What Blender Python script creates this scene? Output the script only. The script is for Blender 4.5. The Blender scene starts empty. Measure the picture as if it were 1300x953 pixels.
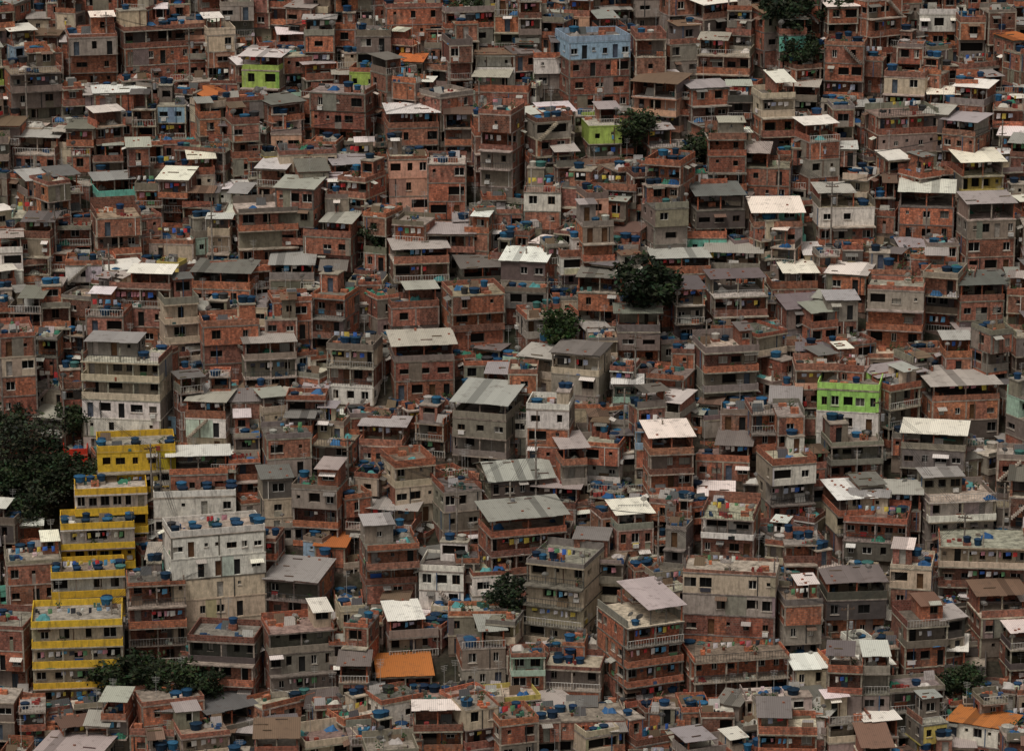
import bpy, math, random
from mathutils import Vector, Matrix
sc = bpy.context.scene
rad = math.radians
# ------------------------------------------------------------------ camera / survey
PITCH = rad(15.0); CP, SP = math.cos(PITCH), math.sin(PITCH)
F = 4200.0; DC = 440.0
CAM = (0.0, -DC*CP, DC*SP)
def ground(x, y):
    yy = max(-84.0, min(y, 190.0))
    z = 0.577*yy + 1.4*math.sin(x*0.045+0.6) + 0.9*math.sin(x*0.11+y*0.05)
    if y > 190: z += 0.1*(y-190)
    return z
def proj(x, y, z):
    ry, rz = y-CAM[1], z-CAM[2]
    dep = ry*CP - rz*SP; up = ry*SP + rz*CP
    return 650+F*x/dep, 476.5-F*up/dep, F/dep
def site(u, v):
    """where the hillside is, for a survey bearing (u,v)"""
    t = (v-476.5)/F; h = (u-650)/F
    dx, dy, dz = h, CP-t*SP, -SP-t*CP
    a, b = 250.0, 900.0
    for _ in range(40):
        k = (a+b)/2
        if CAM[2]+k*dz > ground(k*dx, CAM[1]+k*dy): a = k
        else: b = k
    return a*dx, CAM[1]+a*dy
# ------------------------------------------------------------------ materials
MATS = []
def newmat(name):
    m = bpy.data.materials.new(name); m.use_nodes = True
    nt = m.node_tree; b = nt.nodes['Principled BSDF']; b.inputs['Specular IOR Level'].default_value = .2
    MATS.append(m); return m, nt, b
def N(nt, t, **kw):
    n = nt.nodes.new(t)
    for k, v in kw.items(): setattr(n, k, v)
    return n
def attr(nt):
    return N(nt, 'ShaderNodeAttribute', attribute_name='Col').outputs['Color']
def noise(nt, vec, scale, detail=3, rough=0.6, sc3=None):
    if sc3:
        mp = N(nt, 'ShaderNodeMapping'); mp.inputs['Scale'].default_value = sc3
        nt.links.new(vec, mp.inputs['Vector']); vec = mp.outputs['Vector']
    n = N(nt, 'ShaderNodeTexNoise'); n.inputs['Scale'].default_value = scale
    n.inputs['Detail'].default_value = detail; n.inputs['Roughness'].default_value = rough
    nt.links.new(vec, n.inputs['Vector']); return n.outputs['Fac']
def ramp(nt, fac, a, b, va, vb):
    r = N(nt, 'ShaderNodeMapRange'); r.inputs[1].default_value = a; r.inputs[2].default_value = b
    r.inputs[3].default_value = va; r.inputs[4].default_value = vb
    nt.links.new(fac, r.inputs[0]); return r.outputs[0]
def mix(nt, a, b, fac, mode='MIX'):
    m = N(nt, 'ShaderNodeMix', data_type='RGBA', blend_type=mode)
    for s, i in ((fac, 0), (a, 6), (b, 7)):
        if hasattr(s, 'links'): nt.links.new(s, m.inputs[i])
        else: m.inputs[i].default_value = s
    return m.outputs[2]
def mul(nt, col, fac):
    v = N(nt, 'ShaderNodeVectorMath', operation='SCALE')
    nt.links.new(col, v.inputs[0]); nt.links.new(fac, v.inputs['Scale']); return v.outputs[0]
def worldpos(nt): return N(nt, 'ShaderNodeNewGeometry').outputs['Position']
def uvn(nt): return N(nt, 'ShaderNodeUVMap', uv_map='UVMap').outputs['UV']
# 0 brick
m, nt, b = newmat('hollow_brick'); b.inputs['Roughness'].default_value = .9
c = attr(nt); bt = N(nt, 'ShaderNodeTexBrick')
bt.inputs['Scale'].default_value = 1; bt.inputs['Brick Width'].default_value = .36; bt.inputs['Row Height'].default_value = .25
bt.inputs['Mortar Size'].default_value = .02; bt.inputs['Mortar Smooth'].default_value = .3; bt.inputs['Bias'].default_value = 0
nt.links.new(uvn(nt), bt.inputs['Vector'])
nt.links.new(mix(nt, c, (1.32, 1.3, 1.28, 1), 1.0, 'MULTIPLY'), bt.inputs['Color1'])
nt.links.new(mix(nt, c, (.6, .58, .6, 1), 1.0, 'MULTIPLY'), bt.inputs['Color2'])
bt.inputs['Mortar'].default_value = (.21, .155, .125, 1)
wp = worldpos(nt)
n1 = noise(nt, wp, .6, 4, .75)
col = mix(nt, bt.outputs['Color'], (.20, .155, .125, 1), ramp(nt, n1, .54, .70, 0, .7))
col = mul(nt, col, ramp(nt, noise(nt, uvn(nt), 1, 4, .75, (2.2, .5, 1)), .32, .68, 1.3, .45))
nt.links.new(col, b.inputs['Base Color'])
# 1 plaster
m, nt, b = newmat('painted_plaster'); b.inputs['Roughness'].default_value = .85
c = attr(nt); wp = worldpos(nt)
st = ramp(nt, noise(nt, uvn(nt), 1, 4, .7, (2.6, .4, 1)), .47, .74, 0, .6)
col = mix(nt, c, (.09, .07, .055, 1), st)
col = mul(nt, col, ramp(nt, noise(nt, wp, 1.3, 4, .75), .3, .7, .68, 1.15))
nt.links.new(col, b.inputs['Base Color'])
# 2 concrete
m, nt, b = newmat('raw_concrete'); b.inputs['Roughness'].default_value = .92
c = attr(nt); wp = worldpos(nt)
col = mul(nt, c, ramp(nt, noise(nt, wp, 1.1, 5, .78), .3, .7, .3, 1.7))
nt.links.new(col, b.inputs['Base Color'])
# 3 sheet
m, nt, b = newmat('corrugated_sheet'); b.inputs['Roughness'].default_value = .7
c = attr(nt); wp = worldpos(nt)
w = N(nt, 'ShaderNodeTexWave', wave_type='BANDS', bands_direction='X'); w.inputs['Scale'].default_value = 1.3
nt.links.new(uvn(nt), w.inputs['Vector'])
col = mix(nt, c, (.09, .065, .05, 1), ramp(nt, noise(nt, wp, .8, 4, .75), .54, .72, 0, .6))
col = mul(nt, col, ramp(nt, w.outputs['Fac'], 0, 1, .82, 1.06))
nt.links.new(col, b.inputs['Base Color'])
for nm, rg in (('window_glass', .25), ('painted_trim', .6), ('tank_plastic', .6), ('cloth', .95), ('foliage', .8), ('bark', .95)):
    m, nt, b = newmat(nm); b.inputs['Roughness'].default_value = rg
    a_ = attr(nt)
    if nm in ('painted_trim', 'tank_plastic'): a_ = mul(nt, a_, ramp(nt, noise(nt, worldpos(nt), 3, 2), .3, .7, .7, 1.2))
    nt.links.new(a_, b.inputs['Base Color'])
# 10 soil
m, nt, b = newmat('hillside_soil'); b.inputs['Roughness'].default_value = 1
wp = worldpos(nt)
col = mix(nt, (.04, .032, .024, 1), (.016, .02, .011, 1), ramp(nt, noise(nt, wp, .12, 4, .7), .45, .65, 0, 1))
col = mul(nt, col, ramp(nt, noise(nt, wp, 1.2, 4, .75), .3, .7, .4, 1.8))
nt.links.new(col, b.inputs['Base Color'])
BR, PL, CO, SH, GL, TR, TK, CL, FO, BK, SO = range(11)
# ------------------------------------------------------------------ mesh builder
class MB:
    def __init__(s): s.v = []; s.f = []; s.m = []; s.c = []; s.uv = []
    def poly(s, pts, mat, col, uv=None):
        n = len(s.v); s.v.extend(pts); s.f.append(tuple(range(n, n+len(pts)))); s.m.append(mat)
        s.c.extend((col[0], col[1], col[2], 1.0))
        if uv is None:
            a, b_, c_ = pts[0], pts[1], pts[2]
            ux, uy, uz = b_[0]-a[0], b_[1]-a[1], b_[2]-a[2]; wx, wy, wz = c_[0]-a[0], c_[1]-a[1], c_[2]-a[2]
            nx, ny, nz = abs(uy*wz-uz*wy), abs(uz*wx-ux*wz), abs(ux*wy-uy*wx)
            if nz >= nx and nz >= ny:
                for p in pts: s.uv.extend((p[0], p[1]))
            elif ny > nx:
                for p in pts: s.uv.extend((p[0], p[2]))
            else:
                for p in pts: s.uv.extend((p[1], p[2]))
        else:
            for q in uv: s.uv.extend(q)
    def hexa(s, p, mat, col):  # p: 4 bottom (ccw), 4 top
        for q in ((3, 2, 1, 0), (4, 5, 6, 7), (0, 1, 5, 4), (1, 2, 6, 5), (2, 3, 7, 6), (3, 0, 4, 7)):
            s.poly([p[i] for i in q], mat, col)
    def box(s, x0, x1, y0, y1, z0, z1, mat, col):
        s.hexa([(x0, y0, z0), (x1, y0, z0), (x1, y1, z0), (x0, y1, z0), (x0, y0, z1), (x1, y0, z1), (x1, y1, z1), (x0, y1, z1)], mat, col)
    def cyl(s, cx, cy, z0, z1, r0, r1, n, mat, col, cap=True):
        a = [(math.cos(2*math.pi*i/n), math.sin(2*math.pi*i/n)) for i in range(n)]
        for i in range(n):
            p, q = a[i], a[(i+1) % n]
            s.poly([(cx+p[0]*r0, cy+p[1]*r0, z0), (cx+q[0]*r0, cy+q[1]*r0, z0), (cx+q[0]*r1, cy+q[1]*r1, z1), (cx+p[0]*r1, cy+p[1]*r1, z1)], mat, col)
        if cap: s.poly([(cx+p[0]*r1, cy+p[1]*r1, z1) for p in a], mat, col)
    def tube(s, A, B, r0, r1, n, mat, col):
        A, B = Vector(A), Vector(B); d = (B-A)
        if d.length < 1e-4: return
        d.normalize(); x = d.orthogonal().normalized(); y = d.cross(x)
        ra = [A+(x*math.cos(2*math.pi*i/n)+y*math.sin(2*math.pi*i/n))*r0 for i in range(n)]
        rb = [B+(x*math.cos(2*math.pi*i/n)+y*math.sin(2*math.pi*i/n))*r1 for i in range(n)]
        for i in range(n):
            j = (i+1) % n; s.poly([tuple(ra[i]), tuple(ra[j]), tuple(rb[j]), tuple(rb[i])], mat, col)
    def mesh(s, name):
        me = bpy.data.meshes.new(name); me.from_pydata(s.v, [], s.f)
        for mm in MATS: me.materials.append(mm)
        me.polygons.foreach_set('material_index', s.m)
        a = me.attributes.new('Col', 'FLOAT_COLOR', 'FACE'); a.data.foreach_set('color', s.c)
        u = me.uv_layers.new(name='UVMap'); u.data.foreach_set('uv', s.uv)
        me.update(); return me
    def obj(s, name, parent=None, loc=None, rot=0):
        if not s.f: return None
        o = bpy.data.objects.new(name, s.mesh(name)); sc.collection.objects.link(o)
        if parent: o.parent = parent
        if loc: o.location = loc; o.rotation_euler = (0, 0, rot)
        return o
def empty(name, loc=(0, 0, 0), rot=0, parent=None):
    e = bpy.data.objects.new(name, None); sc.collection.objects.link(e)
    e.location = loc; e.rotation_euler = (0, 0, rot); e.empty_display_size = .5
    if parent: e.parent = parent
    return e
# ------------------------------------------------------------------ palette (linear albedo)
def jit(R, c, a=.12):
    k = 1+R.uniform(-a, a); return tuple(max(.004, x*k*(1+R.uniform(-a, a)*.35)) for x in c)
PAL = {'c': (.26, .22, .18), 'k': (.11, .094, .08), 'w': (.80, .75, .67), 'e': (.60, .49, .36), 'g': (.37, .32, .265),
       'y': (.72, .45, .045), 'Y': (.60, .48, .14), 'l': (.42, .56, .13), 'L': (.40, .68, .17), 't': (.20, .54, .43), 'p': (.68, .38, .26), 's': (.33, .46, .58), 'r': (.6, .04, .02), 'o': (.5, .15, .04), 'm': (.45, .60, .48)}
BRK = [(.44, .145, .076), (.38, .124, .068), (.29, .102, .062), (.50, .172, .088), (.21, .082, .056), (.38, .155, .10), (.31, .132, .092)]
def wallmat(code, R):
    if code == 'b': return BR, jit(R, R.choice(BRK), .2)
    if code == 'c' or code == 'k': return PL, jit(R, PAL[code], .28)
    return PL, jit(R, PAL[code], .1)
SHEET = {'L': (.80, .75, .67), 'M': (.40, .37, .335), 'D': (.18, .165, .15), 'O': (.50, .16, .05), 'B': (.06, .15, .32), 'R': (.19, .12, .085)}
CONC = (.29, .245, .20)
CLOTH = [(.75, .72, .68), (.7, .66, .62), (.75, .7, .64), (.6, .06, .06), (.06, .15, .5), (.12, .32, .5), (.55, .25, .28), (.05, .05, .06), (.15, .32, .16), (.4, .42, .5), (.65, .5, .1)]
TARP = [(.03, .10, .24), (.05, .14, .28), (.10, .30, .30), (.45, .42, .38), (.30, .27, .23), (.05, .18, .12), (.6, .56, .5)]
# ------------------------------------------------------------------ facade pieces
def wall(P, ax, ay, bx, by, z0, z1, ops, mat, col, R):
    L = math.hypot(bx-ax, by-ay)
    if L < .05: return
    dx, dy = (bx-ax)/L, (by-ay)/L; nx, ny = dy, -dx; W = P['walls']; G = P['windows']; uo = R.uniform(0, 9)
    def p(t, z, o=0.0): return (ax+dx*t+nx*o, ay+dy*t+ny*o, z)
    def q(M, t0, t1, za, zb_, o, m_, c_): M.poly([p(t0, za, o), p(t1, za, o), p(t1, zb_, o), p(t0, zb_, o)], m_, c_, [(t0+uo, za), (t1+uo, za), (t1+uo, zb_), (t0+uo, zb_)])
    def seg(t0, t1, za, zb_):      # patchwork of repairs
        mm, cc = mat, col
        r = R.random()
        if mat == BR:
            if r < .08: mm, cc = PL, jit(R, PAL['c'], .25)
            elif r < .26: cc = jit(R, R.choice(BRK), .15)
        elif r < .08: mm, cc = PL, tuple(x*R.uniform(.65, .88) for x in col)
        q(W, t0, t1, za, zb_, 0, mm, cc)
    t = 0
    for (t0, t1, zb_, zt, kind) in sorted(ops):
        if t0 < t+.1 or t1 > L-.1: continue
        seg(t, t0, z0, z1)
        if zb_ > z0+.01: seg(t0, t1, z0, zb_)
        q(W, t0, t1, zt, z1, 0, mat, col)
        r = -.24 if kind != 'hole' else -.6
        rc = tuple(x*.9 for x in col) if mat != BR else CONC
        W.poly([p(t0, zb_), p(t1, zb_), p(t1, zb_, r), p(t0, zb_, r)], PL, rc)
        W.poly([p(t0, zt, r), p(t1, zt, r), p(t1, zt), p(t0, zt)], PL, rc)
        W.poly([p(t0, zb_, r), p(t0, zt, r), p(t0, zt), p(t0, zb_)], PL, rc)
        W.poly([p(t1, zb_), p(t1, zt), p(t1, zt, r), p(t1, zb_, r)], PL, rc)
        if kind == 'hole':
            q(G, t0, t1, zb_, zt, r, TR, (.008, .006, .005))  # near-black panel: shade of the unlit interior put into its colour
        elif kind == 'door':
            q(G, t0, t1, zb_, zt, r, TR, jit(R, R.choice([(.12, .06, .03), (.35, .32, .28), (.02, .02, .02), (.012, .012, .012), (.08, .1, .13)])))
        else:
            fc = (.68, .65, .6) if R.random() < .42 else R.choice([(.03, .03, .03), (.1, .06, .035), (.2, .19, .18)])
            a = R.random()
            gl = (.007, .007, .007) if a < .82 else ((.10, .09, .08) if a < .9 else (.35, .32, .27))
            tm = (t0+t1)/2; gl2 = (.007, .007, .007) if R.random() < .6 else gl
            q(G, t0, tm, zb_, zt, r, GL, gl); q(G, tm, t1, zb_, zt, r, GL, gl2)
            e = .07
            for (a0, a1, c0, c1) in ((t0, t1, zt-e, zt), (t0, t1, zb_, zb_+e), (t0, t0+e, zb_+e, zt-e), (t1-e, t1, zb_+e, zt-e), (tm-.03, tm+.03, zb_+e, zt-e)):
                q(G, a0, a1, c0, c1, r+.03, TR, fc)
            if R.random() < .45:   # sill
                W.hexa([p(t0-.08, zb_-.09, .09), p(t1+.08, zb_-.09, .09), p(t1+.08, zb_-.09, .005), p(t0-.08, zb_-.09, .005),
                        p(t0-.08, zb_-.01, .09), p(t1+.08, zb_-.01, .09), p(t1+.08, zb_-.01, .005), p(t0-.08, zb_-.01, .005)], CO, (.42, .37, .31))
            if R.random() < .07:  # air conditioner
                W.hexa([p(tm-.35, zb_-.6, .4), p(tm+.35, zb_-.6, .4), p(tm+.35, zb_-.6, .01), p(tm-.35, zb_-.6, .01),
                        p(tm-.35, zb_-.15, .4), p(tm+.35, zb_-.15, .4), p(tm+.35, zb_-.15, .01), p(tm-.35, zb_-.15, .01)], TR, (.6, .58, .54))
        if kind != 'hole' and R.random() < .13:   # awning
            sc_ = jit(R, R.choice([SHEET['M'], SHEET['L'], SHEET['R'], SHEET['D']]))
            W.hexa([p(t0-.25, zt+.02, .75), p(t1+.25, zt+.02, .75), p(t1+.25, zt+.3, .01), p(t0-.25, zt+.3, .01),
                    p(t0-.25, zt+.07, .75), p(t1+.25, zt+.07, .75), p(t1+.25, zt+.35, .01), p(t0-.25, zt+.35, .01)], SH, sc_)
        if kind == 'win' and R.random() < .07:     # cloth hung over the sill
            q(W, t0+.1, t1-.1, zb_-.55, zb_, .11, CL, jit(R, R.choice(CLOTH)))
        t = t1
    while L-t > 3.2 and mat == BR:
        dt = R.uniform(1.2, 2.2); seg(t, t+dt, z0, z1); t += dt
    seg(t, L, z0, z1)
    if R.random() < .4:    # drain / water pipe
        tt = R.uniform(.2, L-.2); pc = R.choice([(.6, .56, .5), (.04, .04, .04), (.07, .12, .2), (.16, .1, .07)])
        W.hexa([p(tt-.05, z0, .1), p(tt+.05, z0, .1), p(tt+.05, z0, .01), p(tt-.05, z0, .01), p(tt-.05, z1, .1), p(tt+.05, z1, .1), p(tt+.05, z1, .01), p(tt-.05, z1, .01)], TR, pc)
def ops(R, L, z, fh, dens=.85, hole=.15):
    o = []
    n = max(1, int(L/R.uniform(1.4, 2.6))); c = L/n; hh = R.choice([.8, 1.0, 1.2]); zb_ = z+R.uniform(.7, .95)
    for i in range(n):
        if R.random() > dens: continue
        ww = min(R.choice([.45, .7, 1.0, 1.2, 1.6]), c-.4)
        if ww < .35: continue
        m_ = c*(i+.5)+R.uniform(-.2, .2)*min(1, c-ww-.2); h = hh+R.uniform(-.1, .1) if ww > .6 else .5; zb = zb_ if ww > .6 else zb_+.45
        k = 'hole' if R.random() < hole else 'win'
        if R.random() < .15 and c > 1.3: k = 'door'; ww = .8; zb = z+.02; h = 2.0
        elif k == 'hole' and c > 1.8 and R.random() < .4: ww = c-.5; zb = z+.8; h = 1.25     # open bay behind a low wall
        o.append((m_-ww/2, m_+ww/2, zb, min(zb+h, z+fh-.3), k))
    return o
def tank(M, x, y, z, R, s=1.0):
    blue = R.random() < .86
    c = jit(R, R.choice([(.012, .035, .07), (.014, .045, .095), (.010, .024, .048), (.018, .06, .12), (.025, .10, .19)]), .2) if blue else jit(R, R.choice([(.4, .38, .34), (.04, .04, .04), (.05, .14, .13)]))
    r = R.choice([.5, .55, .65, .75])*s; h = R.uniform(.5, .8)*s
    M.cyl(x, y, z, z+h, r*.84, r, 10, TK, c, False)
    M.cyl(x, y, z+h, z+h+.06, r*1.06, r*1.06, 10, TK, c, False)
    lc = tuple(v*1.1 for v in c)
    M.cyl(x, y, z+h+.06, z+h+.18, r*1.06, r*.45, 10, TK, lc, True)
def dish(M, x, y, z, R):
    a = R.uniform(-.6, .6); T = Matrix.Rotation(a, 3, 'Z') @ Matrix.Rotation(rad(-60), 3, 'X')
    M.tube((x, y, z), (x, y, z+.9), .03, .03, 5, TR, (.2, .2, .2))
    pts = []; r = R.uniform(.3, .5); cc = R.choice([(.6, .58, .54), (.4, .39, .37), (.2, .2, .2)])
    for k in range(10):
        an = 2*math.pi*k/10
        pts.append(T @ Vector((math.cos(an)*r, math.sin(an)*r, .14))+Vector((x, y, z+1)))
    ce = T @ Vector((0, 0, 0))+Vector((x, y, z+1))
    for k in range(10): M.poly([tuple(pts[k]), tuple(pts[(k+1) % 10]), tuple(ce)], TR, cc, [(0, 0)]*3)
    M.tube(tuple(ce), tuple(T @ Vector((0, 0, .55))+Vector((x, y, z+1))), .02, .02, 4, TR, (.2, .2, .2))
def sheet_roof(M, x0, x1, y0, y1, zf, zb_, tone, R):
    base = jit(R, SHEET[tone], .2); n = max(1, int(round((x1-x0)/R.uniform(.95, 1.3)))); s = (x1-x0)/n
    for i in range(n):
        k = 1+R.uniform(-.08, .08); k *= .6 if R.random() < .06 else 1
        c = tuple(v*k for v in base); a, b_ = x0+s*i, x0+s*(i+1); o = R.uniform(0, .03); ya = y0+R.uniform(-.14, .14)
        M.hexa([(a, ya, zf+o), (b_, ya, zf+o), (b_, y1, zb_+o), (a, y1, zb_+o), (a, ya, zf+o+.05), (b_, ya, zf+o+.05), (b_, y1, zb_+o+.05), (a, y1, zb_+o+.05)], SH, c)
    if R.random() < .5:
        for _ in range(R.randint(1, 6)):
            t = R.random(); x = R.uniform(x0+.3, x1-.3); y = y0+(y1-y0)*t; z = zf+(zb_-zf)*t+.07
            a = R.random()
            if a < .6: M.box(x-.15, x+.15, y-.1, y+.1, z, z+.15, BR, BRK[1])
            else:
                l = R.uniform(.4, .9); M.box(x-l, x+l, y-.06, y+.06, z+.02, z+.12, TR, jit(R, (.14, .10, .07), .4))
def laundry(M, xa, ya, xb, yb, z, R):
    L = math.hypot(xb-xa, yb-ya)
    if L < 1: return
    dx, dy = (xb-xa)/L, (yb-ya)/L; t = R.uniform(.1, L*.4); end = R.uniform(.6, 1)*L
    M.tube((xa, ya, z), (xb, yb, z), .015, .015, 4, TR, (.1, .1, .1))
    while t < end:
        w_ = R.uniform(.25, .7); h = R.uniform(.35, .8)
        if t+w_ > L: break
        c = jit(R, R.choice(CLOTH)); o = R.uniform(-.08, .08)
        a = (xa+dx*t, ya+dy*t, z); b_ = (xa+dx*(t+w_), ya+dy*(t+w_), z)
        M.poly([(a[0]+o, a[1]-abs(o)-.03, z-h), (b_[0]+o*.5, b_[1]+.05, z-h*R.uniform(.85, 1)), b_, a], CL, c)
        t += w_+R.uniform(.03, .7)
def junk(M, x, y, z, R):
    a = R.random()
    if a < .42:
        c = R.choice([(.5, .46, .41), BRK[0], (.12, .1, .08), (.04, .08, .15), (.55, .5, .42), (.25, .05, .04), (.07, .15, .13), (.2, .17, .14), (.03, .03, .03)])
        for _ in range(R.randint(2, 7)):
            xx, yy, s = x+R.uniform(-.7, .7), y+R.uniform(-.6, .6), R.uniform(.07, .3)
            M.box(xx-s, xx+s, yy-s*.7, yy+s*.7, z, z+R.uniform(.1, .6), TR, jit(R, c, .4))
    elif a < .54:   # brick stack
        M.box(x-.5, x+.5, y-.3, y+.3, z, z+R.uniform(.3, .8), BR, BRK[3])
    elif a < .68:   # leaning boards
        M.hexa([(x-.7, y-.1, z), (x+.7, y-.1, z), (x+.7, y-.03, z), (x-.7, y-.03, z), (x-.6, y+.4, z+1), (x+.7, y+.4, z+1), (x+.7, y+.45, z+1), (x-.6, y+.45, z+1)], SH, jit(R, R.choice([(.16, .11, .07), (.4, .37, .34), (.1, .1, .1)])))
    elif a < .80:   # crumpled tarpaulin over a heap
        c = jit(R, R.choice(TARP)); g = [[(x-.8+.4*i+R.uniform(-.1, .1), y-.6+.4*j+R.uniform(-.1, .1), z+(R.uniform(.25, .7) if 0 < i < 4 and 0 < j < 3 else .03)) for i in range(5)] for j in range(4)]
        for j in range(3):
            for i in range(4):
                M.poly([g[j][i], g[j][i+1], g[j+1][i+1]], CL, c, [(0, 0)]*3); M.poly([g[j][i], g[j+1][i+1], g[j+1][i]], CL, c, [(0, 0)]*3)
    elif a < .93:    # potted plant
        M.cyl(x, y, z, z+.35, .15, .22, 7, TR, (.2, .08, .05))
        for _ in range(14):
            v = Vector((R.gauss(0, .25), R.gauss(0, .25), .7+R.gauss(0, .25)))
            M.poly([(x+v.x-.12, y+v.y, z+v.z), (x+v.x+.1, y+v.y-.08, z+v.z-.04), (x+v.x+.1, y+v.y, z+v.z+.15)], FO, jit(R, (.035, .06, .022), .3), [(0, 0)]*3)
    else: dish(M, x, y, z, R)
def railing(M, xa, xb, y, z, R):
    n = max(2, int((xb-xa)/.35)); c = R.choice([(.45, .43, .4), (.06, .06, .06), (.65, .62, .57)])
    for k in range(n+1):
        xx = xa+.03+(xb-xa-.06)*k/n; M.box(xx-.018, xx+.018, y, y+.03, z, z+.85, TR, c)
    M.box(xa, xb, y-.01, y+.04, z+.85, z+.9, TR, c)
# ------------------------------------------------------------------ house
def roof_extra(code): return {'S': .6, 'C': 2.5, 'R': .5, 'G': 1.2}[code]
COUNT = [0]
def house(name, x, y, rot, w, d, nf, fh, cols, roof, R, parent=None, zoff=0., side=None, tanks=None, ft=None, parcol=None, holes=.32, simple=False):
    COUNT[0] += 1
    z0 = ground(x, y-d*.4)+zoff
    P = {k: MB() for k in ('walls', 'windows', 'roof', 'rooftop_fittings', 'laundry')}
    W, RF, T, LA = P['walls'], P['roof'], P['rooftop_fittings'], P['laundry']
    x0, x1, y0, y1 = -w/2, w/2, -d/2, d/2
    W.box(x0+.06, x1-.06, y0+.06, y1-.06, -4, -.003, R.choice([CO, BR]), jit(R, (.15, .11, .085)))
    sl = jit(R, R.choice([CONC, (.34, .29, .235), (.18, .155, .13)]), .15)
    sidecode = side or ('b' if R.random() < .62 else 'c')
    yf = y0
    brick_side = wallmat(sidecode, R); pf = y0
    for i in range(nf):
        code = cols[min(nf-1-i, len(cols)-1)]; z = i*fh; zt = z+fh-.16
        fm, fc = wallmat(code, R)
        painted = code not in 'bck'
        sm, scq = (brick_side if (not painted or R.random() < .45) else (fm, fc))
        if side and not painted: sm, scq = brick_side
        if code == 'b' and not side: sm, scq = fm, fc
        kind = (ft[min(nf-1-i, len(ft)-1)] if ft else R.choices('wvb', (.60, .27, .13))[0])
        if i > 0 and R.random() < .35 and not ft: yf = y0-R.uniform(.25, .9)
        yw = yf
        ac = parcol or code
        am, acq = wallmat(ac, R)
        if kind == 'v': yw = yf+min(R.choice([1.2, 1.6, 2.2]), d*.45)
        wall(P, x0, yw, x1, yw, z, zt, ops(R, w, z, fh, .9, holes), fm, fc, R)
        wall(P, x1, yw, x1, y1, z, zt, ops(R, y1-yw, z, fh, .6, holes), sm, scq, R)
        wall(P, x0, y1, x0, yw, z, zt, ops(R, y1-yw, z, fh, .6, holes), sm, scq, R)
        wall(P, x1, y1, x0, y1, z, zt, [], sm, scq, R)
        fe = yf
        if kind in 'vb':
            yb = yf if kind == 'v' else yf-1.05
            fe = yb
            if kind == 'b': W.box(x0, x1, yb, yf, z-.16, z-.002, CO, sl)
            if kind == 'v' and R.random() < .6:     # one closed cheek wall
                if R.random() < .5: W.box(x0+.002, x0+.12, yb+.34, yw, z, zt, sm, scq)
                else: W.box(x1-.12, x1-.002, yb+.34, yw, z, zt, sm, scq)
            hgt = R.uniform(.7, .95)
            rail = R.random() < .3 and not parcol
            if rail: railing(W, x0, x1, yb+.03, z, R)
            else:
                W.box(x0-.01, x1+.01, yb, yb+.12, z, z+hgt, am, acq)
                W.box(x0-.01, x0+.11, yb+.12, yw, z, z+hgt, am, acq); W.box(x1-.11, x1+.01, yb+.12, yw, z, z+hgt, am, acq)
            np_ = max(2, int(w/3)+1)
            if kind == 'v' or R.random() < .4:
                for k in range(np_):
                    xx = x0+.12+(w-.24)*k/(np_-1); W.box(xx-.09, xx+.09, yb+.13 if not rail else yb+.08, yb+.33, z, zt, CO, sl)
            if R.random() < .36: laundry(LA, x0+.3, yb+.4, x1-.3, yb+.4, z+2.0, R)
            for _ in range(R.randint(0, 2)): junk(T, R.uniform(x0+.5, x1-.5), yb+.6, z, R)
        band = sl if not painted or R.random() < .5 else tuple(v*.9 for v in fc)
        W.box(x0-.05, x1+.05, min(fe, yf)-.05, y1+.05, zt, z+fh, CO if band is sl else PL, band)
        if fm == BR or R.random() < .2:
            for (cx, cy) in ((x0, yw), (x1, yw), (x0, y1), (x1, y1)) + (((0, yw),) if w > 6 and R.random() < .3 else ()):
                W.box(cx-(.03 if cx <= 0 else .17), cx+(.17 if cx <= 0 else .03), cy-(.03 if cy < y1 else .17), cy+(.17 if cy < y1 else .03), z, zt, CO, sl)
        if kind == 'w' and w > 4.5 and not ft and R.random() < .1:   # outside stair
            sg = R.choice([-1, 1]); ns = 11; st = .24
            for k in range(ns):
                xa = sg*(-w/2+.3+k*st); zz = z+(k+1)*fh/ns
                W.box(min(xa, xa+sg*st), max(xa, xa+sg*st), yf-.85, yf-.06, zz-.35, zz, CO, sl)
        pf = min(fe, yf)
    H = nf*fh; yf = pf
    RF.box(x0-.04, x1+.04, yf-.04, y1+.04, H+.004, H+.03, CO, jit(R, R.choice([(.34, .295, .24), (.22, .19, .155), (.44, .385, .31), (.25, .185, .14), (.14, .122, .105)]), .2))
    H += .03
    r0, tone = roof[0], (roof[1] if len(roof) > 1 else 'M')
    pcode = parcol or (R.choice(['b', 'b', 'c', cols[0]]))
    pm, pc = wallmat(pcode, R)
    ph = R.uniform(.35, .95) if r0 != 'C' else R.uniform(.7, 1.05)
    if parcol: ph = .8
    if simple: ph = min(ph, .6)
    if r0 in 'SC':
        pr = 1 if parcol else .72
        if R.random() < pr: RF.box(x0, x1, yf, yf+.12, H, H+ph, pm, pc)
        elif R.random() < .6: railing(RF, x0, x1, yf+.02, H, R)
        if R.random() < pr: RF.box(x0, x0+.12, yf+.121, y1-.121, H, H+ph, pm, pc)
        if R.random() < pr: RF.box(x1-.12, x1, yf+.121, y1-.121, H, H+ph, pm, pc)
        if R.random() < pr: RF.box(x0, x1, y1-.12, y1, H, H+ph*(1 if simple or parcol else R.choice([1, 1, 1.8])), pm, pc)
    free = (x0+.6, x1-.6)
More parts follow.
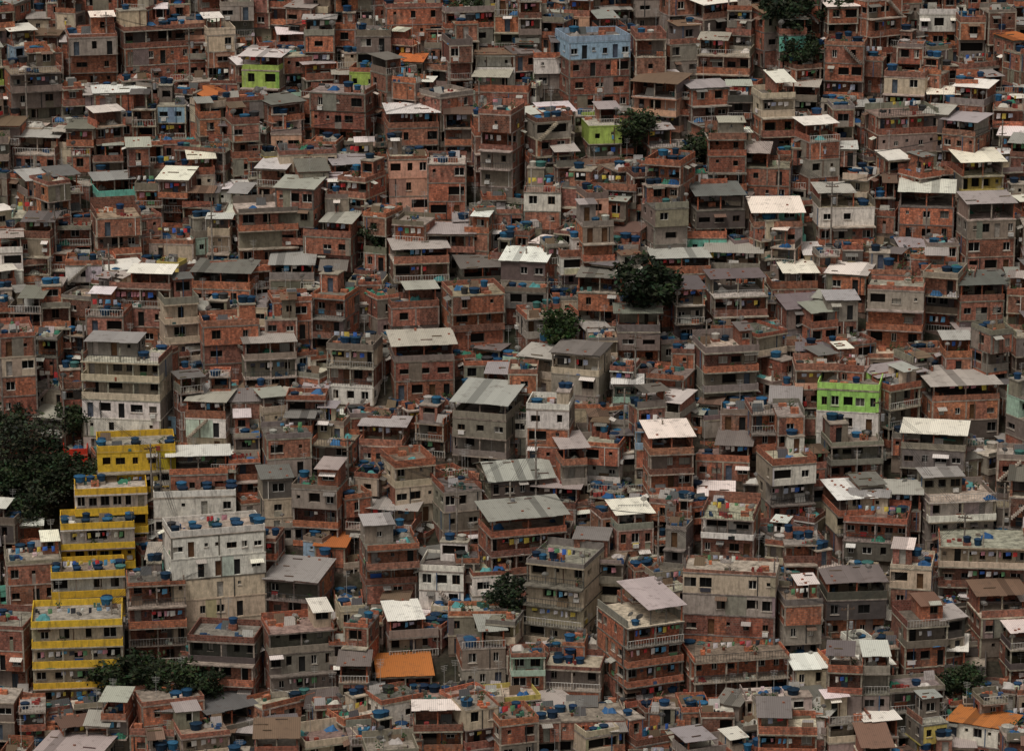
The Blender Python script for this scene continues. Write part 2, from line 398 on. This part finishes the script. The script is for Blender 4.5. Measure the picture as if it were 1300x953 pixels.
    if r0 == 'S':
        if R.random() < .38 and not simple and not parcol:
            for cx in (x0+.2, x1-.2, 0):
                for cy in (yf+.25, y1-.25):
                    if R.random() < .75:
                        hh = R.uniform(.4, 1.9); RF.box(cx-.1, cx+.1, cy-.1, cy+.1, H, H+hh, CO, sl)
                        for ss in (-.06, .06): RF.tube((cx+ss, cy, H+hh), (cx+ss+R.uniform(-.05, .05), cy, H+hh+.5), .015, .015, 3, TR, (.1, .05, .03))
        if R.random() < .6 and w > 3.2 and not simple and not parcol:     # add-on room
            bw, bd, bh = R.uniform(1.6, max(2, w*.68)), R.uniform(1.8, max(2, d*.8)), R.uniform(1.8, 2.6)
            bx = R.choice([x0+.15, x1-.15-bw]); by = y1-.15-bd; bm, bc = wallmat(R.choice(['b', 'b', 'b', 'c', 'g', 'e', cols[0]]), R)
            wall(P, bx, by, bx+bw, by, H, H+bh, ops(R, bw, H, 2.6, .9, .5), bm, bc, R)
            wall(P, bx+bw, by, bx+bw, by+bd, H, H+bh, ops(R, bd, H, 2.6, .4, .5), bm, bc, R); wall(P, bx, by+bd, bx, by, H, H+bh, ops(R, bd, H, 2.6, .4, .5), bm, bc, R)
            wall(P, bx+bw, by+bd, bx, by+bd, H, H+bh, [], bm, bc, R)
            if R.random() < .5: sheet_roof(RF, bx-.25, bx+bw+.25, by-R.uniform(.2, .9), by+bd+.1, H+bh+.02, H+bh+.25, R.choice('LLMMDR'), R)
            else:
                RF.box(bx-.1, bx+bw+.1, by-.1, by+bd+.1, H+bh+.01, H+bh+.14, CO, jit(R, (.31, .265, .215)))
                for q in range(R.randint(1, 2)): tank(T, bx+bw*(.3+.45*q), by+bd/2, H+bh+.14, R)
            free = (bx+bw+.5, x1-.6) if bx < 0 else (x0+.6, bx-.5)
        nt_ = tanks if tanks is not None else R.choices((0, 1, 2, 3, 5), (.22, .28, .26, .15, .09))[0]
        if free[1]-free[0] > .1:
            fx = R.uniform(*free); fy = R.uniform(yf+.8, y1-.8)
            for k in range(nt_):
                if tanks and tanks > 5:
                    hn = (tanks+1)//2
                    tx = free[0]+(free[1]-free[0])*(k % hn)/max(1, hn-1)+R.uniform(-.12, .12); ty = (yf+.9 if k < hn else yf+2.5)+R.uniform(-.15, .15)
                else:
                    tx = fx+(k % 3)*1.35-1.1; ty = fy+(k//3)*1.4
                    tx = max(x0+.7, min(x1-.7, tx)) if k == 0 else tx
                    if tx > x1-.6 or tx < x0+.6: continue
                hz = R.choice([0, 0, .35, .8]) if not (tanks or simple) else 0
                if hz: T.box(tx-.5, tx+.5, ty-.5, ty+.5, H, H+hz, BR, BRK[2])
                tank(T, tx, ty, H+hz+(.4 if parcol else 0), R)
                if parcol: T.box(tx-.5, tx+.5, ty-.5, ty+.5, H, H+.4, CO, CONC)
            for k in range(R.randint(3, 8)): junk(T, R.uniform(*free), R.uniform(yf+.5, y1-.4), H, R)
        if R.random() < .32 and w > 3.2 and not simple:
            yy = R.uniform(yf+.4, yf+2)
            for px in (x0+.25, x1-.25): RF.tube((px, yy, H), (px, yy, H+2), .04, .04, 4, TR, (.12, .1, .08))
            laundry(LA, x0+.25, yy, x1-.25, yy, H+1.9, R)
    elif r0 == 'C':
        full = R.random() < .5 or len(roof) > 2
        xa, xb = (x0, x1) if full else ((x0, x0+w*R.uniform(.5, .75)) if R.random() < .5 else (x1-w*R.uniform(.5, .75), x1))
        ya = yf+.1 if R.random() < .7 else yf+d*.3
        hf = R.uniform(1.9, 2.2); hb = hf+(y1-ya)*math.tan(rad(R.uniform(1, 8)))
        for cx in (xa+.22, (xa+xb)/2, xb-.22):
            for cy, hh in ((ya+.22, hf), (y1-.25, hb)):
                if cx == (xa+xb)/2 and xb-xa < 4.5: continue
                RF.box(cx-.08, cx+.08, cy-.08, cy+.08, H, H+hh-.02, R.choice([BR, CO]), sl if R.random() < .5 else BRK[1])
        if R.random() < .65: RF.box(xa+.13, xb-.13, y1-.36, y1-.24, H, H+hb-.05, *wallmat(R.choice('bbc'), R))
        if R.random() < .45: RF.box(xa+.13, xa+.25, ya+.35, y1-.4, H, H+hf, *wallmat(R.choice('bbc'), R))
        if R.random() < .45: RF.box(xb-.25, xb-.13, ya+.35, y1-.4, H, H+hf, *wallmat(R.choice('bbc'), R))
        o = R.uniform(.15, .5)
        for cy, hh in ((ya+.22, hf), (y1-.25, hb)): RF.box(xa-o*.6, xb+o*.6, cy-.05, cy+.05, H+hh-.02, H+hh+.05, TR, (.08, .05, .035))
        slope = (hb-hf)/(y1-ya)
        sheet_roof(RF, xa-o, xb+o, ya-o, y1+o*.5, H+hf+.06-slope*o, H+hb+.06+slope*o*.5, tone, R)
        if R.random() < .42: laundry(LA, xa+.3, ya+.4, xb-.3, ya+.4, H+1.85, R)
        for k in range(R.randint(1, 4)): junk(T, R.uniform(x0+.5, x1-.5), R.uniform(yf+.6, y1-.6), H, R)
        if not full:
            fx = (xb+x1)/2 if xa == x0 else (x0+xa)/2
            for k in range(tanks if tanks is not None else R.randint(0, 2)): tank(T, fx, yf+1+k*1.5, H, R)
        elif R.random() < .3:
            tx = R.uniform(x0+1, x1-1); T.box(tx-.6, tx+.6, y1+.1, y1+1.3, H-3, H+hb+.3, BR, BRK[2]); tank(T, tx, y1+.7, H+hb+.3, R)
    elif r0 == 'R':
        rise = R.uniform(.2, .7); o = .3
        for (a, b_) in ((x0, x0+.12), (x1-.12, x1)):
            W.hexa([(a, yf, H), (b_, yf, H), (b_, y1, H), (a, y1, H), (a, yf, H+.12), (b_, yf, H+.12), (b_, y1, H+.1+rise), (a, y1, H+.1+rise)], *brick_side)
        W.box(x0+.121, x1-.121, y1-.12, y1, H, H+.05+rise, *brick_side); W.box(x0+.121, x1-.121, yf, yf+.12, H, H+.1, *brick_side)
        k = rise/(y1-yf); sheet_roof(RF, x0-o, x1+o, yf-o, y1+.2, H+.15-k*o, H+.15+rise+k*.2, tone, R)
        if R.random() < .35 and not simple:
            tx = R.uniform(x0+1, x1-1); T.box(tx-.55, tx+.55, y1+.25, y1+1.35, H-3, H+rise+.5, BR, BRK[2]); tank(T, tx, y1+.8, H+rise+.5, R)
    elif r0 == 'G':
        rise = d*.17; o = .4; ym = (yf+y1)/2
        for a, b_ in ((x0, x0+.12), (x1-.12, x1)):
            for xx in (a, b_): W.poly([(xx, yf, H), (xx, y1, H), (xx, ym, H+rise)], *brick_side)
        k = rise/(ym-yf)
        sheet_roof(RF, x0-o, x1+o, yf-o, ym, H+.04-k*o, H+.04+rise, tone, R)
        n = max(1, int((x1-x0+2*o)/1.1)); s = (x1-x0+2*o)/n; bc = jit(R, SHEET[tone], .1)
        for i in range(n):
            a = x0-o+s*i; q = tuple(v*(1+R.uniform(-.1, .1)) for v in bc)
            RF.hexa([(a, ym, H+.04+rise), (a+s, ym, H+.04+rise), (a+s, y1+o, H+.04-k*o), (a, y1+o, H+.04-k*o), (a, ym, H+.09+rise), (a+s, ym, H+.09+rise), (a+s, y1+o, H+.09-k*o), (a, y1+o, H+.09-k*o)], SH, q)
    if r0 in 'SC' and R.random() < .3: dish(T, R.choice([x0+.3, x1-.3]), yf+.3, H+ph*.8, R)
    if R.random() < .38:
        ax_ = R.uniform(x0+.5, x1-.5); ay_ = y1-.3
        T.tube((ax_, ay_, H), (ax_, ay_, H+3.6), .03, .025, 4, TR, (.4, .39, .37))
        for k in range(4): T.tube((ax_-.5+.05*k, ay_, H+3.5-.2*k), (ax_+.5-.05*k, ay_, H+3.5-.2*k), .018, .018, 3, TR, (.4, .39, .37))
    if parent is None: e = empty(name, (x, y, z0), rot)
    else: e = empty('wing', (x, y, z0), rot, parent)
    for k, mb in P.items(): mb.obj(k, e)
    return e
# ------------------------------------------------------------------ surveyed houses (left, right, roof line, lowest seen line)
HL = [
 (705,800,32,130,'sbb','S',10,dict(parcol='s',d=8,ft='w')), (305,367,58,112,'lb','CL',-8,dict(full=1)), (145,268,22,92,'bb','S',14,dict(ft='vw')),
 (736,792,124,196,'lcb','CM',6,dict(ft='wv')), (812,890,152,196,'bb','CM',8,{}), (818,884,190,292,'bbb','S',-14,dict(d=7)),
 (1137,1220,226,300,'bb','CL',-6,dict(full=1)), (1208,1276,188,246,'Ye','CL',6,dict(ft='vw',full=1)), (490,545,186,256,'pp','S',4,dict(ft='w')),
 (543,592,190,262,'bb','S',0,{}), (665,717,226,276,'wb','S',-4,dict(ft='w')), (872,948,230,284,'kb','CD',6,{}), (872,922,284,318,'tt','S',0,dict(ft='w')),
 (815,872,244,306,'cc','S',10,{}), (108,176,214,262,'tc','CM',12,{}), (112,180,258,318,'bb','S',10,{}), (200,237,118,160,'sb','S',0,{}), (1008,1068,148,228,'bgb','CL',14,{}),
 (610,666,128,240,'bbc','S',-12,{}), (882,962,40,100,'bb','CM',-8,{}), (1036,1124,474,560,'Lww','S',-8,dict(parcol='L',side='L',ft='ww',d=6,fh=2.9)),
 (1165,1270,462,548,'bk','CM',6,dict(d=9,full=1)), (1140,1236,532,606,'cg','CL',-8,dict(full=1)), (893,976,338,402,'bb','CD',6,dict(full=1)),
 (572,668,488,582,'ccc','CM',-12,dict(d=8,full=1,side='c')), (668,730,500,585,'wb','S',-6,dict(ft='w')), (812,883,536,622,'bb','CL',6,dict(full=1)),
 (700,776,434,502,'eg','RD',-14,{}), (604,702,576,640,'kb','GM',10,dict(d=8)), (672,744,606,660,'bc','CM',-8,dict(full=1)), (436,542,628,664,'kb','CM',-8,dict(full=1,d=8)),
 (453,522,528,582,'bb','CM',-6,dict(full=1)), (482,552,570,642,'ee','S',14,{}), (106,216,438,550,'eeww','S',-6,dict(ft='vvw',d=7)),
 (-10,50,405,560,'beb','S',10,dict(ft='w',d=7)), (195,252,366,430,'e','S',12,dict(ft='b')), (1038,1126,718,790,'kb','CD',4,dict(full=1)),
 (1165,1260,612,682,'wg','S',6,dict(ft='bw')), (1190,1305,668,742,'eb','S',-4,dict(ft='b')), (1044,1110,610,676,'e','CL',8,dict(full=1)),
 (962,1032,566,642,'wgb','S',10,{}), (890,968,634,706,'wbe','S',-8,{}), (866,990,706,800,'egb','S',-6,dict(ft='w')),
 (756,866,742,862,'bbb','CM',16,dict(ft='b',d=8)), (668,768,690,800,'eee','S',-14,dict(ft='vb',d=8,side='e')), (532,598,702,758,'ww','S',-6,{}), (590,650,710,748,'w','S',8,{}),
 (768,832,634,692,'bb','CL',10,dict(full=1)), (862,1002,806,866,'bb','S',8,dict(d=9)), (330,425,780,866,'ccg','S',10,{}), (340,422,712,768,'kb','RM',-10,{}),
 (604,722,638,728,'bbc','CM',12,dict(ft='v')), (475,548,834,860,'bb','RO',4,{}), (490,572,298,352,'bc','CM',6,{}), (820,905,312,352,'bb','CM',4,dict(full=1)),
 (893,972,306,346,'cb','CM',-4,dict(full=1)), (574,642,322,352,'kb','CD',8,dict(full=1)), (636,702,316,352,'kg','RL',-8,{}), (384,462,266,332,'bb','CM',-10,{}),
 (294,378,250,322,'bb','S',8,{}), (190,252,290,322,'ee','S',-4,{}), (340,402,318,350,'cb','CM',0,{}), (380,440,330,362,'kb','CD',0,{}), (1030,1112,228,300,'wb','CM',4,{}),
 (14,82,162,210,'bb','CM',-6,{}), (0,78,74,140,'cc','S',12,{}), (110,160,172,216,'cg','CM',6,{}), (320,392,30,58,'bb','CL',6,{}), (395,480,100,170,'bb','S',-10,{}),
 (484,560,130,186,'bb','CL',6,{}), (1045,1106,40,120,'bb','S',-8,{}), (1100,1190,130,190,'bc','S',10,{}), (1215,1290,245,330,'cb','CM',6,dict(full=1)),
 (940,1012,180,244,'bb','CM',-6,{}), (950,1010,90,176,'ebb','CL',8,{}), (1205,1276,345,400,'bk','CD',6,dict(full=1)), (1276,1340,390,470,'cc','CD',6,{}), (1100,1180,350,420,'gb','S',-8,{}),
 (970,1040,330,360,'bb','CL',4,{}), (880,960,425,500,'bc','S',8,dict(ft='b')), (780,840,385,450,'cb','CD',0,dict(full=1)), (845,895,350,420,'kk','CD',6,dict(full=1)), (730,800,335,396,'bb','CD',-6,{}),
 (655,735,385,440,'gb','S',10,{}), (485,560,355,420,'bc','CM',8,{}), (395,455,360,440,'bb','S',-12,{}), (560,640,355,430,'bb','S',10,{}), (300,380,420,480,'cb','CM',8,{}),
 (240,330,330,372,'bb','CD',-6,dict(full=1)), (250,330,395,460,'bb','S',8,{}), (415,485,425,505,'ebw','S',-8,{}), (490,580,420,500,'bb','CM',6,{}), (235,300,492,560,'we','CM',-6,{}),
 (330,395,535,600,'bc','S',8,{}), (395,455,545,600,'bb','S',-8,{}), (700,745,550,620,'gc','CM',8,{}), (742,800,545,605,'bw','S',-10,{}), (880,962,546,600,'bb','CD',-6,{}),
 (545,612,600,690,'gcb','S',12,{}), (325,372,590,650,'ke','RD',8,{}), (372,440,600,670,'cb','S',-8,{}), (1045,1120,545,600,'cb','S',6,{}), (1070,1160,640,710,'bk','S',-8,{}),
 (1230,1310,740,800,'bc','CR',6,dict(full=1)), (1135,1200,770,850,'cb','S',8,{}), (1195,1262,812,850,'kb','CL',-6,{}), (1268,1330,782,850,'kb','CL',6,dict(full=1)), (985,1042,745,820,'bg','S',6,{}),
 (725,800,690,740,'ce','S',-6,{}), (455,530,672,745,'bb','S',8,{}), (400,446,676,700,'bb','RO',-6,{}), (0,80,690,770,'bb','S',8,{}), (-20,45,772,850,'bb','S',-6,{}),
 (158,238,720,838,'bbb','S',6,{}), (240,335,790,862,'kbb','S',-6,{}), (575,645,780,860,'cgc','CM',6,{}), (1128,1190,700,770,'eb','S',-8,{}), (480,560,768,820,'cb','CL',8,{}),
 (690,770,828,875,'cb','S',-6,{}), (560,600,40,110,'bb','S',8,{}), (600,680,85,130,'bb','CM',-6,{}), (80,150,30,100,'gb','S',8,{}), (1165,1215,0,50,'wb','S',0,{}),
 (75,112,556,584,'r','S',4,dict(ft='w',parcol='r',tanks=0)),
]
placed = []   # x,y,w,d
heroes = []   # umin,umax,vbot,y
def kindname(cols, nf):
    if nf > 3: return 'apartment_building'
    return {'b': 'brick_house', 'c': 'concrete_house', 'k': 'concrete_house', 'g': 'concrete_house'}.get(cols[0], 'painted_house')
def hero(u0, u1, vt, vb, cols, roof, rotd, o):
    R = random.Random(int(u0*31+vt*7)+5)
    o = dict(o); d = o.pop('d', R.uniform(5, 6.5)); full = o.pop('full', None)
    if full: roof = roof+'F'
    fh = o.pop('fh', R.uniform(2.45, 2.65)); rot = rad(rotd*1.4)
    xs, ys = site((u0+u1)/2, vb+20); s = proj(xs, ys, ground(xs, ys))[2]
    w = ((u1-u0)/s-d*abs(math.sin(rot)))/math.cos(rot); w = max(3.2, w)
    if roof[0] == 'C': w = max(3.2, w-.6)
    ex = roof_extra(roof[0])
    vis = (vb-vt)/s-d*.26-ex
    nf = max(1, math.ceil(max(vis, 0)/fh+.35))
    vfront = vt+d*.27*s
    xs, ys = site((u0+u1)/2, vfront+(nf*fh+ex)*s*.966)
    yc = ys+d*.45
    house(kindname(cols, nf), xs, yc, rot, w, d, nf, fh, cols, roof, R, **o)
    placed.append((xs, yc, w, d)); heroes.append((u0, u1, vb, yc))
for h in HL: hero(*h)
# ---- yellow terraced building
Rz = random.Random(99)
yel = empty('yellow_terraced_apartment_building', (0, 0, 0))
def tier(parent, u0, u1, vt, vb, cols, roof, rotd, d, nf, **k):
    xs, ys = site((u0+u1)/2, vb); s = proj(xs, ys, ground(xs, ys))[2]; rot = rad(rotd); fh = k.pop('fh', 2.6)
    w = ((u1-u0)/s-d*abs(math.sin(rot)))/math.cos(rot)
    ex = roof_extra(roof[0]) if roof[0] == 'C' else 0
    xs, ys = site((u0+u1)/2, vt+d*.26*s+(nf*fh+ex)*s*.966)
    house('wing', xs, ys+d*.45, rot, w, d, nf, fh, cols, roof, Rz, parent=parent, **k)
    placed.append((xs, ys+d*.45, w, d)); heroes.append((u0, u1, vb, ys+d*.45))
tier(yel, 118, 224, 556, 612, 'yw', 'S', 8, 7, 3, parcol='y', side='y', ft='wb', tanks=6)
tier(yel, 92, 188, 612, 658, 'wy', 'S', 8, 5, 3, parcol='y', side='y', ft='bb', tanks=3)
tier(yel, 74, 172, 655, 718, 'wy', 'S', 8, 5, 3, parcol='y', side='y', ft='bb', tanks=8)
tier(yel, 62, 160, 716, 772, 'wy', 'S', 8, 5, 3, parcol='y', side='e', ft='bw', tanks=8)
yl2 = empty('yellow_balcony_apartment_building', (0, 0, 0))
tier(yl2, 38, 158, 772, 866, 'eee', 'S', 6, 7, 4, parcol='y', side='e', ft='b', tanks=5)
wh = empty('white_apartment_building', (0, 0, 0))
tier(wh, 212, 290, 566, 625, 'bb', 'CLF', 6, 5, 2)
tier(wh, 192, 300, 618, 665, 'ww', 'S', 6, 5, 2, tanks=8, side='w', ft='w', parcol='w')
tier(wh, 206, 338, 662, 792, 'wwee', 'S', 16, 6, 5, tanks=10, side='w', ft='wwww', holes=.0, fh=2.7, parcol='w')
# ---- infill
def try_place(x, y, w, d, nf, fh, rot, cols, roof, R, tight=.68, sink=False):
    for (px, py, pw, pd) in placed:
        if abs(px-x) < (pw+w)/2*tight and abs(py-y) < (pd+d)/2*tight: return False
    hw = (w*math.cos(rot)+d*abs(math.sin(rot)))/2
    def bad(nf, ex, zo=0):
        zt = ground(x, y-d*.4)+nf*fh+ex+zo
        ua, vt, s = proj(x-hw, y+d/2, zt); ub = proj(x+hw, y+d/2, zt)[0]; vt = min(vt, proj(x, y-d/2, zt)[1])
        for (h0, h1, hv, hy) in heroes:
            if y < hy and ub > h0+5 and ua < h1-5 and vt < hv-4: return True
        return False
    n = nf; zo = 0; simple = False
    if bad(n, roof_extra(roof[0])+(2.4 if roof[0] == 'S' else .4)):
        simple = True; roof = 'S' if roof[0] == 'C' else roof
        while n > 1 and bad(n, .9): n -= 1
        for zo in (0, -.8, -1.6, -2.2):
            if not bad(n, .9, zo): break
        else: return False
    house(kindname(cols, n), x, y, rot, w, d, n, fh, cols, roof, R, simple=simple, zoff=zo)
    placed.append((x, y, w, d)); return True
GREEN = [(0, 100, 535, 690)]
def rcols(R, v):
    low = max(0, min(1, v/860))
    n = R.choices(['b', 'c', 'k', 'g', 'e', 'w', 'x'], (.66-.19*low, .08+.03*low, .04, .06+.03*low, .065+.08*low, .055+.065*low, .055))[0]
    if n == 'x': n = R.choice('tlspYmmppst')
    return n+R.choice(['b', 'b', n, 'c'])+R.choice('bbbc')
def rroof(R):
    a = R.random()
    if a < .60: return 'S'
    k = 'C' if a < .86 else 'R'
    return k+R.choices('LMDRO', (.25, .37, .27, .10, .01))[0]
R = random.Random(21)
yy = -64.0; row = 0
while yy < 88:
    hwid = 70+14*(yy+64)/150
    x = -hwid+R.uniform(-3, 1)
    while x < hwid:
        w = R.uniform(3.0, 6.0) if R.random() < .86 else R.uniform(6.0, 8.8); d = R.uniform(3.8, 5.6)
        xc = x+w/2; y = yy+2.5*math.sin(xc*.055+row*.6)+R.uniform(-1.6, 1.6)
        u, v, s = proj(xc, y, ground(xc, y)+4)
        g = any(a < u < b_ and c_ < v < d_ for a, b_, c_, d_ in GREEN)
        if not (g and R.random() < .88):
            rot = rad(12*math.sin(xc*.04+row*.9)+4+R.uniform(-22, 22))
            nf = R.choices((1, 2, 3, 4), (.12, .35, .34, .19))[0]
            try_place(xc, y, w, d, nf, R.uniform(2.3, 2.65), rot, rcols(R, v), rroof(R), R)
        x += w*R.uniform(.85, 1.03)
    yy += 4.45; row += 1
for _ in range(5200):
    x = R.uniform(-82, 82); y = R.uniform(-62, 84); w = R.uniform(2.6, 4.4); d = R.uniform(2.6, 4.2)
    u, v, s = proj(x, y, ground(x, y)+3)
    if any(a < u < b_ and c_ < v < d_ for a, b_, c_, d_ in GREEN): continue
    try_place(x, y, w, d, R.choices((1, 2, 3), (.3, .5, .2))[0], 2.4, rad(R.uniform(-28, 28)), rcols(R, v), rroof(R), R, .58)
print('houses', COUNT[0])
# ------------------------------------------------------------------ terrain
M = MB()
xs = [i*12.0-600 for i in range(101)]; ys = [-520+i*8.0 for i in range(130)]
for j in range(len(ys)-1):
    for i in range(len(xs)-1):
        M.poly([(a, b_, ground(a, b_)-.3) for a, b_ in ((xs[i], ys[j]), (xs[i+1], ys[j]), (xs[i+1], ys[j+1]), (xs[i], ys[j+1]))], SO, (.05, .05, .05))
M.obj('hillside')
# ------------------------------------------------------------------ trees
def tree_mesh(name, h, cr, seed, base, leaf=.32, nc=46, per=34, sparse=1.0, flat=1.0):
    R = random.Random(seed); M = MB(); th = h*.42
    tc = (.035, .028, .02)
    M.tube((0, 0, -1), (.1, 0, th), .24*h/8, .15*h/8, 7, BK, tc)
    cl = []
    for k in range(nc):
        while True:
            v = Vector((R.uniform(-1, 1), R.uniform(-1, 1), R.uniform(-1, 1)))
            if .25 < v.length < 1: break
        ctr = Vector((v.x*cr, v.y*cr, th+(h-th)*.52+v.z*(h-th)*.5*flat)); cl.append(ctr)
        if k % 4 == 0: M.tube((.1, 0, th*.9), tuple(ctr), .08*h/8, .02, 5, BK, tc)
    for ctr in cl:
        cs = R.uniform(.35, .7)*cr*.55; kk = R.uniform(.55, 1.45)
        for _ in range(int(per*sparse)):
            p = ctr+Vector((R.gauss(0, cs*.5), R.gauss(0, cs*.5), R.gauss(0, cs*.38)))
            a = Vector((R.gauss(0, 1), R.gauss(0, 1), R.gauss(0, .5))).normalized()*leaf*R.uniform(.6, 1.3)
            b_ = a.cross(Vector((R.gauss(0, 1), R.gauss(0, 1), R.gauss(0, 1)))).normalized()*leaf*.55
            c = tuple(x*kk*R.uniform(.75, 1.25) for x in base)
            M.poly([tuple(p-a), tuple(p+b_), tuple(p+a), tuple(p-b_)], FO, c, [(0, 0)]*4)
    return M.mesh(name)
dark = (.024, .035, .016)
TM = [tree_mesh('tree_a', 8, 3.0, 1, dark), tree_mesh('tree_b', 9.5, 2.7, 2, (.02, .03, .015)), tree_mesh('tree_c', 7, 3.4, 3, (.028, .04, .017)),
      tree_mesh('tree_d', 8, 2.6, 4, (.036, .06, .02)), tree_mesh('tree_e', 7.5, 3.4, 5, (.04, .046, .028), .24, 40, 22)]
def tree(name, u, v, ti, sc_=1.0, lift=0):
    """v = survey line of the crown's middle"""
    me = TM[ti]; x, y = site(u, v+45*sc_)
    o = bpy.data.objects.new(name, me); sc.collection.objects.link(o)
    o.location = (x, y-1.5, ground(x, y)-.5+lift); o.scale = (sc_,)*3; o.rotation_euler = (0, 0, u*.37)
    return o
for t in ((820, 372, 1, 1.35), (838, 362, 0, 1.0), (712, 412, 3, .95), (806, 152, 2, .95), (890, 182, 0, .95), (1000, 25, 1, 1.3), (1012, 60, 0, 1.0), (985, 15, 0, 1.0), (1060, 10, 0, 1.1), (600, 4, 2, .9), (480, 292, 0, .7),
          (644, 762, 1, .9), (40, 548, 4, 1.3), (15, 560, 4, 1.1), (62, 585, 0, 1.0), (95, 522, 2, .8), (98, 598, 0, .9), (30, 600, 2, .9), (55, 625, 4, .9), (10, 605, 0, .9), (40, 640, 0, .9), (66, 606, 0, .9), (18, 650, 4, 1.0), (10, 530, 0, .9),
          (150, 852, 2, .9), (185, 852, 0, 1.0), (225, 856, 2, 1.0), (262, 864, 0, .8), (1195, 862, 0, .6), (1222, 856, 2, .8)):
    tree('broadleaf_tree', *t)
fo = empty('valley_forest')
Rf = random.Random(5)
for k in range(160):
    x = Rf.uniform(-110, 110); y = Rf.uniform(-110, -72); o = bpy.data.objects.new('tree', Rf.choice(TM[:3])); sc.collection.objects.link(o)
    s = Rf.uniform(.7, 1.1)
    o.location = (x, y, ground(x, y)-1); o.scale = (s, s, s*Rf.uniform(.8, 1.05)); o.rotation_euler = (0, 0, Rf.uniform(0, 6)); o.parent = fo
fu = empty('hilltop_forest')
for k in range(260):
    x = Rf.uniform(-130, 130); y = Rf.uniform(94, 170); o = bpy.data.objects.new('tree', Rf.choice(TM[:3])); sc.collection.objects.link(o)
    s = Rf.uniform(.7, 1.2); o.location = (x, y, ground(x, y)-1); o.scale = (s,)*3; o.rotation_euler = (0, 0, Rf.uniform(0, 6)); o.parent = fu
# ------------------------------------------------------------------ poles and wires
Rp = random.Random(31); tops = []
for k in range(34):
    u, v = Rp.uniform(20, 1280), Rp.uniform(90, 880); x, y = site(u, v); z = ground(x, y)
    M = MB(); h = 10.5
    M.tube((0, 0, -1), (0, 0, h), .16, .1, 8, CO, (.24, .21, .18)); M.box(-.9, .9, -.06, .06, h-.7, h-.58, TR, (.1, .07, .05)); M.box(-.6, .6, -.16, -.07, h-2, h-1.9, TR, (.1, .07, .05))
    for q in (-.75, -.3, .3, .75): M.cyl(q, 0, h-.575, h-.4, .05, .04, 6, TR, (.2, .1, .06))
    if Rp.random() < .3: M.cyl(.35, -.3, h-3, h-2.1, .25, .25, 8, TR, (.25, .25, .25))
    M.obj('utility_pole', None, (x, y, z), Rp.uniform(-.6, .6)); tops.append(Vector((x, y, z+h-.4)))
M = MB(); done = set()
for i, a in enumerate(tops):
    nb = sorted(range(len(tops)), key=lambda j: (tops[j]-a).length)[1:3]
    for j in nb:
        if (min(i, j), max(i, j)) in done: continue
        done.add((min(i, j), max(i, j))); b_ = tops[j]
        for off in (-.3, 0, .3):
            pr = None; sg = (b_-a).length*.04
            for q in range(11):
                t = q/10; p = a.lerp(b_, t)+Vector((off, 0, -4*sg*t*(1-t)))
                if pr: M.tube(tuple(pr), tuple(p), .02, .02, 3, TR, (.02, .02, .02))
                pr = p
M.obj('overhead_cables')
# ------------------------------------------------------------------ light
SE = rad(64); AZ = rad(32)
wd = bpy.data.worlds.new('World'); sc.world = wd; wd.use_nodes = True; nt = wd.node_tree
sky = nt.nodes.new('ShaderNodeTexSky'); sky.sky_type = 'NISHITA'; sky.sun_disc = False
sky.sun_elevation = SE; sky.sun_rotation = math.pi+AZ; sky.dust_density = 4; sky.air_density = 1.0
hs = nt.nodes.new('ShaderNodeHueSaturation'); hs.inputs['Saturation'].default_value = .15
mx = mix(nt, hs.outputs[0], (1, .96, .90, 1), 1.0, 'MULTIPLY')
nt.links.new(sky.outputs[0], hs.inputs['Color']); bg = nt.nodes['Background']; nt.links.new(mx, bg.inputs[0]); bg.inputs[1].default_value = .082
L = bpy.data.lights.new('sun', 'SUN'); L.energy = 1.5; L.angle = rad(14); L.color = (1, .95, .88)
lo = bpy.data.objects.new('sun', L); sc.collection.objects.link(lo)
dirv = Vector((-math.sin(AZ)*math.cos(SE), -math.cos(AZ)*math.cos(SE), math.sin(SE)))
lo.rotation_euler = dirv.to_track_quat('Z', 'Y').to_euler(); lo.location = (0, 0, 200)
cd = bpy.data.cameras.new('camera'); cam = bpy.data.objects.new('camera', cd); sc.collection.objects.link(cam)
cd.sensor_width = 36; cd.lens = 36*F/1300; cd.clip_start = 1; cd.clip_end = 3000
cam.location = CAM; cam.rotation_euler = (math.pi/2-PITCH, 0, 0); sc.camera = cam
sc.view_settings.view_transform = 'Standard'; sc.view_settings.look = 'None'; sc.view_settings.exposure = 0
